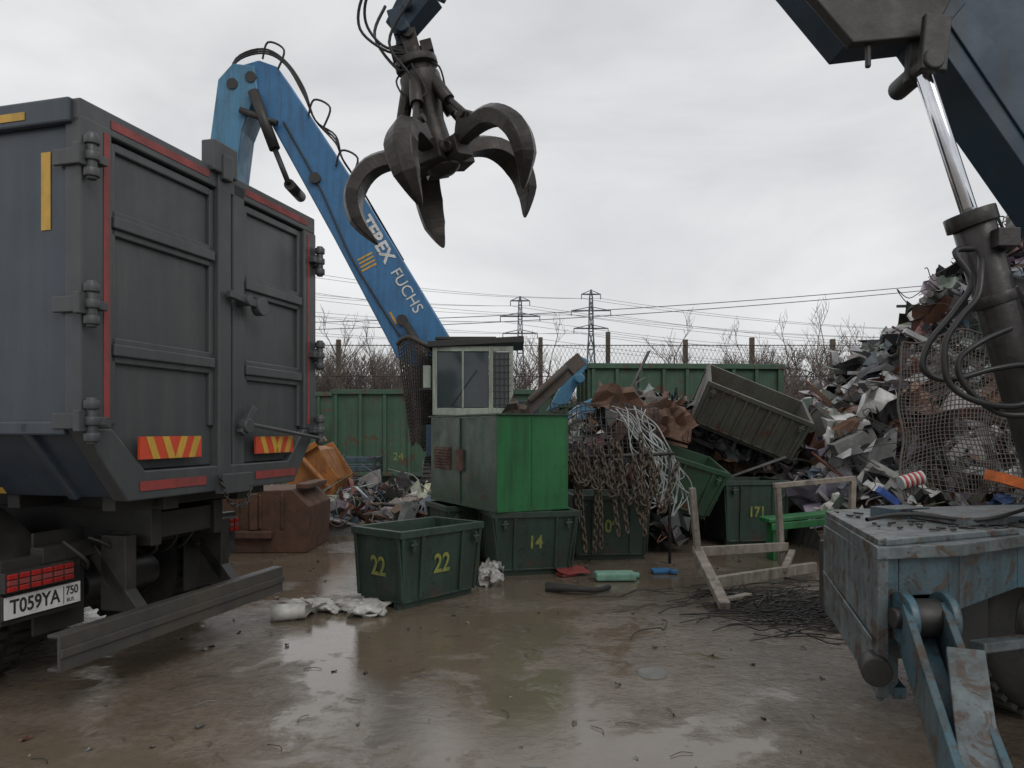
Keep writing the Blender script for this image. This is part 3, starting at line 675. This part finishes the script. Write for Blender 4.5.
def lines():
    mb=MB()
    def cat(a,b,sag,r=.03,n=24):
        a=V(a);b=V(b);mb.tube([a+(b-a)*(i/n)-V((0,0,sag*4*(i/n)*(1-i/n))) for i in range(n+1)],r,4)
    for dz in(0,-.75): cat((-40,70,11.3+dz),(62,66,17.0+dz*.4),1.6,.035,30)
    for px,h in((1.6,28),(15.7,29.5)):
        for f,w in((.74,3.4),(.86,3.9),(.97,1.9)):
            for s_ in(-1,1):
                cat((px+s_*w,150,h*f-1.),(px-95+s_*w,85,h*f+3.2),4.0,.03)
                cat((px+s_*w,150,h*f-1.),(px+150+s_*w,170,h*f-1),5.0,.035)
    mb.done('power_lines','pyl')
lines()

def trees():
    e=empty('bare_tree_row')
    meshes=[]
    for k in range(6):
        mb=MB();rr=random.Random(50+k)
        def br(p,d,L_,r,lv):
            n=3;q=p
            for i in range(n):
                d=(d+V((rr.uniform(-.16,.16),rr.uniform(-.16,.16),rr.uniform(-.02,.14)))).normalized();q2=q+d*L_/n
                mb.cyl(q,q2,r*(1-.25*i/n),r*(1-.25*(i+1)/n),3 if lv>1 else 5,0,False)
                q=q2
                if lv<5:
                    for _ in range(2):
                        if rr.random()<.85:
                            a=rr.uniform(0,6.28);sd=V((math.cos(a),math.sin(a),rr.uniform(.3,1.1))).normalized()
                            br(q,(d*.55+sd*.75).normalized(),L_*rr.uniform(.45,.68),max(r*.5,.008),lv+1)
        br(V((0,0,0)),V((0,0,1)),rr.uniform(2.6,3.4),.09,1)
        o=mb.done('bare_tree_mesh','bark');meshes.append(o.data);bpy.data.objects.remove(o)
    for i in range(140):
        y=R.uniform(38,58);x=R.uniform(-.55,.62)*y*1.15
        if i>110: x=R.uniform(.28,.50)*y
        elif i>75: y=R.uniform(36,44);x=R.uniform(-.34,-.08)*y
        o=bpy.data.objects.new('bare_tree_%02d'%i,meshes[i%6]);S.collection.objects.link(o);o.parent=e
        sc=R.uniform(.75,1.12)
        if .3*y<x<.46*y: sc*=1.12
        o.location=(x,y,-.1);o.scale=(sc*1.2,sc*1.2,sc);o.rotation_euler=(0,0,R.uniform(0,6.28))
trees()

# ---------------------------------------------------------------- scrap piles
def H(x,y):
    a=6.0*math.exp(-((x-11.8)/5.4)**2-((y-14.5)/4.3)**2)
    c=1.95*math.exp(-((x-2.3)/2.3)**2-((y-12.8)/1.5)**2)
    d=1.7*math.exp(-((x-5.8)/1.9)**2-((y-12.3)/2.0)**2)
    f=.35*math.exp(-((x+2.6)/2.5)**2-((y-15)/3)**2)
    return max(a,c,d,f)+.12*(a+c)*noise.noise(V((x*.8,y*.8,3)))
def Rm(t=.8): return Euler((R.uniform(-t,t),R.uniform(-t,t),R.uniform(0,6.28))).to_matrix()
def piece(mb,x,y,z,big=1.0,pal=PAL):
    k=R.random();mb.tint=tuple(min(1,c*R.uniform(.85,1.15)) for c in R.choice(pal));p=V((x,y,z));r=Rm()
    if k<.52:
        s=R.choice([.6,.8,1,1.2,1.5]);mb.sheet(p,R.uniform(.25,.9)*big*s,R.uniform(.12,.5)*big*s,r,R.uniform(.04,.20),5,3,0,R.choice([0,0,.5,-.5]))
    elif k<.66:
        L_=R.uniform(.4,1.3)*big;d=r@V((1,0,0))*L_/2;w=R.uniform(.03,.08)
        mb.beam(p-d,p+d,w,.01);mb.beam(p-d+r@V((0,w/2,w/2)),p+d+r@V((0,w/2,w/2)),.01,w)
    elif k<.73:
        L_=R.uniform(.3,1.3)*big;d=r@V((1,0,0))*L_/2;mb.cyl(p-d,p+d,R.uniform(.010,.03),n=8)
    elif k<.79:
        mb.box(p,(R.uniform(.1,.5)*big,R.uniform(.08,.35),R.uniform(.03,.2)),r)
    elif k<.995:
        q=p.copy();pts=[q.copy()]
        for _ in range(5): q=q+V((R.uniform(-.3,.3),R.uniform(-.3,.3),R.uniform(-.15,.2)));pts.append(q.copy())
        mb.tube(pts,R.uniform(.004,.013),5,0,4)
    else:
        mb.lathe([(R.uniform(.1,.2),-.06),(.24,0),(R.uniform(.12,.22),.06)],p,r@V((0,0,1)),14)
def pile(name,x0,x1,y0,y1,n,cond,big=1.0,pal=PAL):
    e=empty(name);mb=MB();step=.22;nx=int((x1-x0)/step);ny=int((y1-y0)/step);vs=[];
    for i in range(nx+1):
        for j in range(ny+1):
            x=x0+i*step;y=y0+j*step;h=H(x,y)
            if not cond(x,y):h=0
            vs.append((x+R.uniform(-.07,.07),y+R.uniform(-.07,.07),h-.12+(R.uniform(-.18,.1) if h>.15 else 0)))
    mb.add(vs,[(i*(ny+1)+j,(i+1)*(ny+1)+j,(i+1)*(ny+1)+j+1,i*(ny+1)+j+1) for i in range(nx) for j in range(ny)])
    mb.done('rubble_core','core',e)
    mb=MB();c=0;tries=0
    while c<n and tries<n*20:
        tries+=1
        x=R.uniform(x0,x1);y=R.uniform(y0,y1);h=H(x,y)
        if h<.12 or not cond(x,y): continue
        if (y>15.5 or x>14) and R.random()<.8: continue
        piece(mb,x,y,h+R.uniform(-.1,.22),big,pal);c+=1
    mb.done('scrap_pieces','scrap',e)
    return e
pile('scrap_metal_pile',5.0,19,8,21,3500,lambda x,y:True,1.15)
pile('scrap_metal_pile.001',-1.2,5.0,9.9,16,1700,lambda x,y:not(.6<x<2.0 and y<10.8) and not(2.3<x<4.3 and y<12.3),.85,PALC)
pile('scrap_metal_pile.002',-6.5,-1.2,11.5,19,320,lambda x,y:True,.8,PALC)
def bigbits():
    e=empty('scrap_sheets');mb=MB()
    for k in range(150):
        x=R.uniform(4.8,12);y=R.uniform(9.6,15.5);z=H(x,y)+.16;mb.tint=R.choice([(.2,.2,.2),(.38,.39,.4),(.45,.46,.47),(.6,.6,.59),(.7,.7,.69),(.09,.09,.09),(.04,.04,.045),(.20,.10,.06),(.15,.18,.2)])
        s=R.uniform(.5,1.4);mb.sheet((x,y,z),s,s*R.uniform(.3,.8),Rm(.9),R.uniform(.08,.3),8,6,0,R.choice([0,.4,-.5]))
    for k in range(14):
        x=R.uniform(5,8.5);y=R.uniform(10,12.5);z=H(x,y)+.15;mb.tint=R.choice([(.65,.65,.63),(.5,.5,.48),(.3,.3,.3)]);r=Rm(.6)
        mb.box((x,y,z),(R.uniform(.4,.6),R.uniform(.35,.5),R.uniform(.3,.6)),r);t_=mb.tint;mb.tint=(.06,.06,.06);mb.box(V((x,y,z))+r@V((0,-.26,.02)),(.28,.04,.2),r);mb.tint=t_
    for k in range(34):
        x=R.uniform(-.1,4.4);y=R.uniform(11.0,13.2);z=H(x,y)+.12;mb.tint=R.choice([(.2,.2,.2),(.3,.31,.31),(.09,.08,.075),(.17,.09,.055),(.42,.43,.43)])
        s=R.uniform(.4,.9);mb.sheet((x,y,z),s,s*R.uniform(.3,.8),Rm(1.0),R.uniform(.08,.25),7,5,0,R.choice([0,.4,-.5]))
    for k in range(24):
        x=R.uniform(5,10.5);y=R.uniform(11,14.5);z=H(x,y);mb.tint=R.choice(PAL);d=V((R.uniform(-1,.4),R.uniform(-.3,.3),R.uniform(-.1,.6))).normalized()*R.uniform(.8,1.5)
        mb.beam(V((x,y,z)),V((x,y,z))+d,R.uniform(.05,.14),R.uniform(.03,.08))
    for k in range(18):
        x=R.uniform(-.1,4.2);y=R.uniform(11.2,13.0);z=H(x,y)+.05;mb.tint=R.choice(PALC);d=V((R.uniform(-1,1),R.uniform(-.3,.3),R.uniform(-.2,.4))).normalized()*R.uniform(.6,1.3)
        mb.beam(V((x,y,z)),V((x,y,z))+d,R.uniform(.04,.12),R.uniform(.02,.07))
    mb.done('sheets_and_beams','scrap',e)
bigbits()

def net():
    e=empty('rusty_wire_mesh');mb=MB()
    def g(u,v):
        x=5.55-.8*v+(1.75-.2*v)*u+.08*noise.noise(V((u*4,v*4,1)));y=10.8-1.65*v+.12*math.sin(v*3)+.18*noise.noise(V((u*3,v*3,5)))
        return V((x,y,2.9-2.1*v+.10*noise.noise(V((u*3,v*3,9)))+.12*math.sin(u*3)))
    for i in range(33): mb.tube([g(i/32,k/16) for k in range(17)],.0075,4)
    for j in range(38): mb.tube([g(k/18,j/37) for k in range(19)],.0075,4)
    mb.tube([g(0,k/16) for k in range(17)],.016,6);mb.tube([g(k/18,0) for k in range(19)],.016,6)
    mb.done('wires','mesh',e)
    e=empty('rusty_wire_mesh.001');mb=MB()
    def g2(u,v): return V((.55+1.5*u,10.9+.25*math.sin(u*5+v*2)-.3*v,2.05-1.0*v+.2*noise.noise(V((u*3,v*3,2)))))
    for i in range(24): mb.tube([g2(i/23,k/8) for k in range(9)],.007,4)
    for j in range(15): mb.tube([g2(k/12,j/14) for k in range(13)],.007,4)
    mb.done('wires','steel',e)
net()
def tangle(name,n,fx,r,mat):
    e=empty(name);mb=MB()
    for _ in range(n):
        mb.tube(fx(),R.uniform(r*.7,r*1.3),5,0,5)
    mb.done('strands',mat,e)
def f1():
    x=1.45+R.uniform(-.1,.3);s=R.uniform(-.1,.1);q=lambda a:R.uniform(-a,a)
    return [V((x+q(.1),10.3+s,1.88+s)),V((x+.15+q(.15),10.2,1.75+q(.12))),V((x+.25+q(.15),10.1,1.45+q(.1))),V((x+.42+q(.13),10.05,1.15+s)),V((x+.5+q(.15),10.05,.85+q(.2))),V((x+.45+q(.2),10.0,.65+q(.15)))]
tangle('pale_cable_bundle',20,f1,.009,'cable')
def f2():
    x=R.gauss(2.35,.55);y=R.gauss(6.9,.55);a=R.uniform(-.7,.9);p=V((x,y,.012));o=[p.copy()]
    for _ in range(5): a+=R.uniform(-.35,.35);p=p+V((math.cos(a),math.sin(a)*.7,0))*R.uniform(.08,.3);p.z=.01+abs(R.gauss(0,.03));o.append(p.copy())
    return o
tangle('rebar_wire_tangle',190,f2,.005,'black')
def f3():
    x=R.uniform(5,11);y=R.uniform(10.5,14);p=V((x,y,H(x,y)+.15));o=[p.copy()]
    for _ in range(6): p=p+V((R.uniform(-.5,.5),R.uniform(-.4,.4),R.uniform(-.3,.3)));o.append(p.copy())
    return o
tangle('scrap_wire_tangle',140,f3,.008,'mesh')
def chains():
    e=empty('rusty_chains');mb=MB()
    for k in range(9):
        x=.75+k*.12+R.uniform(-.05,.05);zt=1.3+R.uniform(-.1,.3);zb=R.uniform(.05,.5)
        chain(mb,cr([V((x,9.35,zt)),V((x+.02,9.3,(zt+zb)/2)),V((x+R.uniform(-.12,.12),9.28,zb))],6),.045,.015)
    for k in range(6):
        x=.7+k*.2;chain(mb,cr([V((x,9.32,1.3+.05*k%.2)),V((x+.12,9.25,1.0-.07*k)),V((x+.25,9.28,1.05)),V((x+.35,9.32,1.3))],6),.045,.015)
    mb.done('chain_links','brown',e)
    mb=MB();mb.cyl((.62,9.38,1.3),(2.0,9.38,1.36),.022);mb.cyl((.64,9.38,0),(.64,9.38,1.75),.03);mb.cyl((1.95,9.4,.0),(1.95,9.4,1.4),.02)
    mb.done('chain_rack','black',e)
chains()

def wood():
    e=empty('broken_wooden_frame');mb=MB()
    for a,b,w,h in(((1.92,6.85,.06),(1.97,8.1,.38),.10,.07),((1.98,8.0,.1),(1.90,8.02,1.04),.09,.06),((1.95,8.05,.36),(3.25,9.0,.27),.06,.10),((1.93,7.35,.17),(3.42,8.6,.10),.07,.11),
        ((3.20,9.0,.03),(3.15,9.02,.98),.09,.06),((3.1,9.0,.99),(4.1,9.1,1.07),.07,.06),((1.98,7.0,.09),(2.3,7.4,.05),.08,.03),((4.05,9.1,.05),(4.08,9.1,1.04),.08,.06),((2.9,8.1,.16),(3.3,8.95,.22),.07,.05)):
        mb.beam(a,b,w,h)
    mb.done('planks','wood',e,.006)
    e=empty('green_bench');mb=MB();mb.box((3.75,9.75,.55),(1.1,.30,.05),(0,-.08,.12));mb.box((3.32,9.72,.26),(.05,.26,.52));mb.box((4.18,9.8,.29),(.05,.26,.56));mb.box((3.75,9.6,.47),(1.0,.03,.09),(0,-.08,.12));mb.done('bench_parts','green2',e,.008)
wood()
def obj(name,mat,f,bevel=.004):
    e=empty(name);mb=MB();f(mb);mb.done(name+'_body',mat,e,bevel)
obj('red_plate','red',lambda mb:(mb.sheet((.68,8.65,.05),.36,.26,(.10,.05,.3),.02,4,3),mb.box((.62,8.6,.02),(.2,.15,.03),(0,0,.5))))
obj('foam_slab','foam',lambda mb:(mb.box((1.13,8.35,.05),(.44,.22,.085),(0,0,.05)),mb.box((1.30,8.5,.03),(.25,.15,.05),(0,0,-.2))),.02)
obj('blue_plastic_lid','blue',lambda mb:(mb.box((1.72,8.75,.03),(.22,.14,.03),(0.1,0,.1)),mb.cyl((1.85,8.7,.01),(1.85,8.7,.05),.05)))
obj('rubber_strip','rubber',lambda mb:[mb.tube([(.35+.1*i,7.75-.03*i+.02*k,.03+.02*k),(.6,7.6+.04*k,.06),(.85,7.65,.04),(1.0,7.85,.03)],.028,8,0,5) for i in range(2) for k in range(3)])
obj('round_lid','conc',lambda mb:mb.lathe([(0,.012),(.08,.014),(.095,.022),(.105,.0)],(.95,5.14,0),(0,0,1),24),0)
def lumps(mb):
    for k in range(9):
        x=-1.95+k*.085;y=6.95+R.uniform(-.2,.2);s=R.uniform(.09,.16)
        r=Rm();n=14;vs=[];fs=[]
        for i in range(11):
            th=math.pi*i/10
            for j in range(n):
                a=2*math.pi*j/n;q=V((math.sin(th)*math.cos(a),math.sin(th)*math.sin(a),math.cos(th)*.6));q*=s*(1+.8*noise.noise(q*1.9+V((k*3,0,0)))+.15*noise.noise(q*7));q=r@q;q.z*=.5;vs.append(q+V((x,y,s*.35)))
        for i in range(10):
            for j in range(n): fs.append((i*n+j,i*n+(j+1)%n,(i+1)*n+(j+1)%n,(i+1)*n+j))
        mb.add(vs,fs,0,True)
    mb.cyl((-2.08,6.55,.07),(-1.80,6.62,.08),.075,.065,16)
    for k in range(5): mb.sheet((R.uniform(-1.9,-1.3),R.uniform(6.7,7.1),.04),.3,.2,(R.uniform(-.2,.2),R.uniform(-.2,.2),R.uniform(0,6)),.05,6,5)
obj('torn_white_bags','bag',lumps,0)
def paper(mb):
    for k in range(16): mb.sheet((R.uniform(-.5,-.12),R.uniform(7.9,8.6),R.uniform(.03,.14)),R.uniform(.08,.2),R.uniform(.06,.16),Rm(),.05,3,3)
obj('paper_scraps','bag',paper,0)
def blk(mb):
    mb.prism([(-4.4,0),(-2.75,0),(-2.72,.62),(-2.95,.85),(-4.4,.80)],10.2,11.4,'y');mb.bx((-4.3,10.1,.2),(-3.2,10.198,.3));mb.bx((-3.5,10.12,.31),(-3.4,10.198,.8));mb.bx((-2.93,10.3,.85),(-2.75,11.3,.92))
    for k in range(5): mb.bx((-4.3+.3*k,10.17,.32),(-4.26+.3*k,10.198,.78))
obj('rusty_steel_block','rust',blk,.02)
def ob(mb):
    mb.prism([(-3.95,.3),(-3.3,.35),(-3.2,.75),(-3.45,1.3),(-3.65,1.35),(-3.55,.95),(-3.8,.75)],13.6,14.8,'y')
    for y in(13.55,14.85): mb.prism([(-4.1,.2),(-3.25,.25),(-3.1,.8),(-3.5,1.42),(-3.9,1.25)],y-.03,y+.03,'y')
    mb.cyl((-3.7,13.4,1.15),(-3.2,13.4,.6),.05);mb.beam((-4.3,13.45,.9),(-3.3,13.45,1.5),.08,.1)
obj('orange_loader_bucket','ora',ob,.01)
def bc(mb):
    x0,x1,y0,y1=-4.05,-3.15,17.4,18.3
    for x in(x0,x1):
        for y in(y0,y1): mb.bx((x-.03,y-.03,0),(x+.03,y+.03,1.05))
    for z in(.1,.4,.7,.9):
        mb.bx((x0+.03,y0-.02,z),(x1-.03,y0+.02,z+.12));mb.bx((x0+.03,y1-.02,z),(x1-.03,y1+.02,z+.12));mb.bx((x0-.02,y0+.03,z),(x0+.02,y1-.03,z+.12));mb.bx((x1-.02,y0+.03,z),(x1+.02,y1-.03,z+.12))
obj('blue_crate','blueg',bc,.01)
def hop(mb):
    mb.prism([(.95,1.85),(2.35,1.8),(2.2,2.38),(1.9,2.42),(1.3,2.15)],14,15.2,'y');mb.prism([(.65,2.0),(1.05,2.15),(1.45,2.95),(1.25,3.05)],14.2,14.6,'y')
    mb.bx((1.2,14,0),(2.2,15,1.8));mb.cyl((1.25,13.95,2.6),(1.25,14.7,2.6),.09)
obj('blue_hopper','bluel',hop,.02)
def rs(mb):
    mb.beam((.05,13.3,1.8),(1.15,13.3,2.85),.22,.24);mb.cyl((.3,13.1,2.15),(.95,13.1,2.75),.06);mb.box((1.1,13.3,2.8),(.3,.3,.25),(0,-.7,0));mb.sheet((.2,13.0,1.9),.7,.4,(1.1,.5,.3),.15,6,5)
obj('scrap_machine_arm','dsteel',rs,.01)
def rs2(mb):
    mb.sheet((1.75,11.1,2.0),1.1,.6,(.9,.35,.0),.2,9,7);mb.sheet((2.3,11.0,1.75),.7,.5,(1.1,-.35,.3),.2,7,6)
obj('bent_rusty_sheet','rust',rs2,0)
def col():
    e=empty('plastic_litter');mb=MB()
    C=[(.4,.06,.05),(.06,.13,.32),(.6,.6,.57),(.65,.65,.62),(.35,.31,.22),(.12,.12,.12),(.55,.55,.54),(.2,.2,.2),(.3,.3,.3),(.5,.5,.5)]
    for k in range(110):
        x=R.uniform(4.2,7.2);y=R.uniform(8.6,10.6);mb.tint=R.choice(C);z=H(x,y)+R.uniform(0,.35)
        if k%6==0: mb.cyl((x,y,z),(x+R.uniform(-.2,.2),y+.05,z+R.uniform(.02,.2)),R.uniform(.02,.06),n=12)
        elif k%6<4: mb.sheet((x,y,z),R.uniform(.15,.6),R.uniform(.1,.35),Rm(),.12,5,5)
        else: mb.box((x,y,z),(R.uniform(.08,.35),R.uniform(.05,.2),R.uniform(.02,.1)),Rm())
    for k in range(9): mb.tint=(.45,.05,.04) if k%2 else (.6,.6,.58); mb.cyl((4.75+k*.03,9.3,1.0+k*.008),(4.78+k*.03,9.3,1.008+k*.008),.085,n=14)
    mb.tint=(.75,.18,.04);mb.box((5.9,9.0,1.05),(.5,.25,.12),(.1,.25,.2));mb.tint=(.05,.12,.4);mb.box((4.55,9.2,.85),(.3,.1,.08),(.2,.6,.2))
    mb.done('pieces','scrap',e,0)
    e=empty('timber_scraps');mb=MB()
    for k in range(10):
        x=R.uniform(4.2,6.5);y=R.uniform(8.8,10.2);z=H(x,y)+.25;a=R.uniform(-.4,.4);mb.beam((x,y,z),(x+1.0*math.cos(a),y+.3*R.uniform(-1,1),z+R.uniform(-.2,.2)),.1,.03)
    mb.done('boards','wood',e,.003)
col()
def litter():
    e=empty('ground_litter');mb=MB()
    for k in range(1300):
        y=R.uniform(2.6,16);x=R.uniform(-.65,.65)*y
        if y<7.5 and R.random()<.65: continue
        mb.tint=tuple(c*.6 for c in R.choice(PALC));s=R.choice([.005,.006,.008,.012,.015,.02])
        if k%3==0:
            a=R.uniform(0,6.28);mb.tube([(x,y,.006),(x+.06*math.cos(a),y+.06*math.sin(a),.010),(x+.13*math.cos(a+.4),y+.13*math.sin(a+.4),.006)],.0022,4,0,3)
        elif k%3==1: mb.sheet((x,y,.010),s*3,s*2,(R.uniform(-.15,.15),R.uniform(-.15,.15),R.uniform(0,6)),.010,3,2)
        else: mb.sheet((x,y,s*.3),s*1.8,s*1.4,Rm(.3),s*.4,3,3)
    mb.done('litter_bits','scrap',e)
litter()

# ---------------------------------------------------------------- world, sun, camera
w=bpy.data.worlds.new('World');S.world=w;w.use_nodes=True;t=w.node_tree;L=t.links;t.nodes.clear()
out=N(t,'ShaderNodeOutputWorld');sky=N(t,'ShaderNodeTexSky');sky.sky_type='NISHITA';sky.sun_disc=False;sky.sun_elevation=math.radians(40);sky.sun_rotation=math.radians(-30)
b1=N(t,'ShaderNodeBackground',Strength=.08);L.new(sky.outputs[0],b1.inputs[0])
tc=N(t,'ShaderNodeTexCoord');mp=N(t,'ShaderNodeMapping');mp.inputs['Scale'].default_value=(1,1,2.6);L.new(tc.outputs['Generated'],mp.inputs[0])
n1=N(t,'ShaderNodeTexNoise',Scale=1.9,Detail=6,Roughness=.52,Distortion=.4);L.new(mp.outputs[0],n1.inputs['Vector'])
r1=ramp(t,.36,.66,(.62,.63,.645,1),(.88,.88,.885,1));L.new(n1.outputs[0],r1.inputs[0])
b2=N(t,'ShaderNodeBackground',Strength=1.0);L.new(r1.outputs[0],b2.inputs[0])
mx=N(t,'ShaderNodeMixShader');mx.inputs[0].default_value=.94;L.new(b1.outputs[0],mx.inputs[1]);L.new(b2.outputs[0],mx.inputs[2]);L.new(mx.outputs[0],out.inputs[0])
sl=bpy.data.lights.new('sun','SUN');sl.energy=.9;sl.angle=math.radians(35);sl.color=(1,.97,.93)
so=bpy.data.objects.new('sun',sl);S.collection.objects.link(so);so.rotation_euler=(math.radians(50),0,math.radians(30))
cam=bpy.data.cameras.new('camera');cam.lens=26.72;cam.sensor_width=36;cam.shift_y=46/1024;cam.clip_end=2000
co=bpy.data.objects.new('camera',cam);S.collection.objects.link(co);co.location=(0,0,1.65);co.rotation_euler=(math.pi/2,0,0);S.camera=co
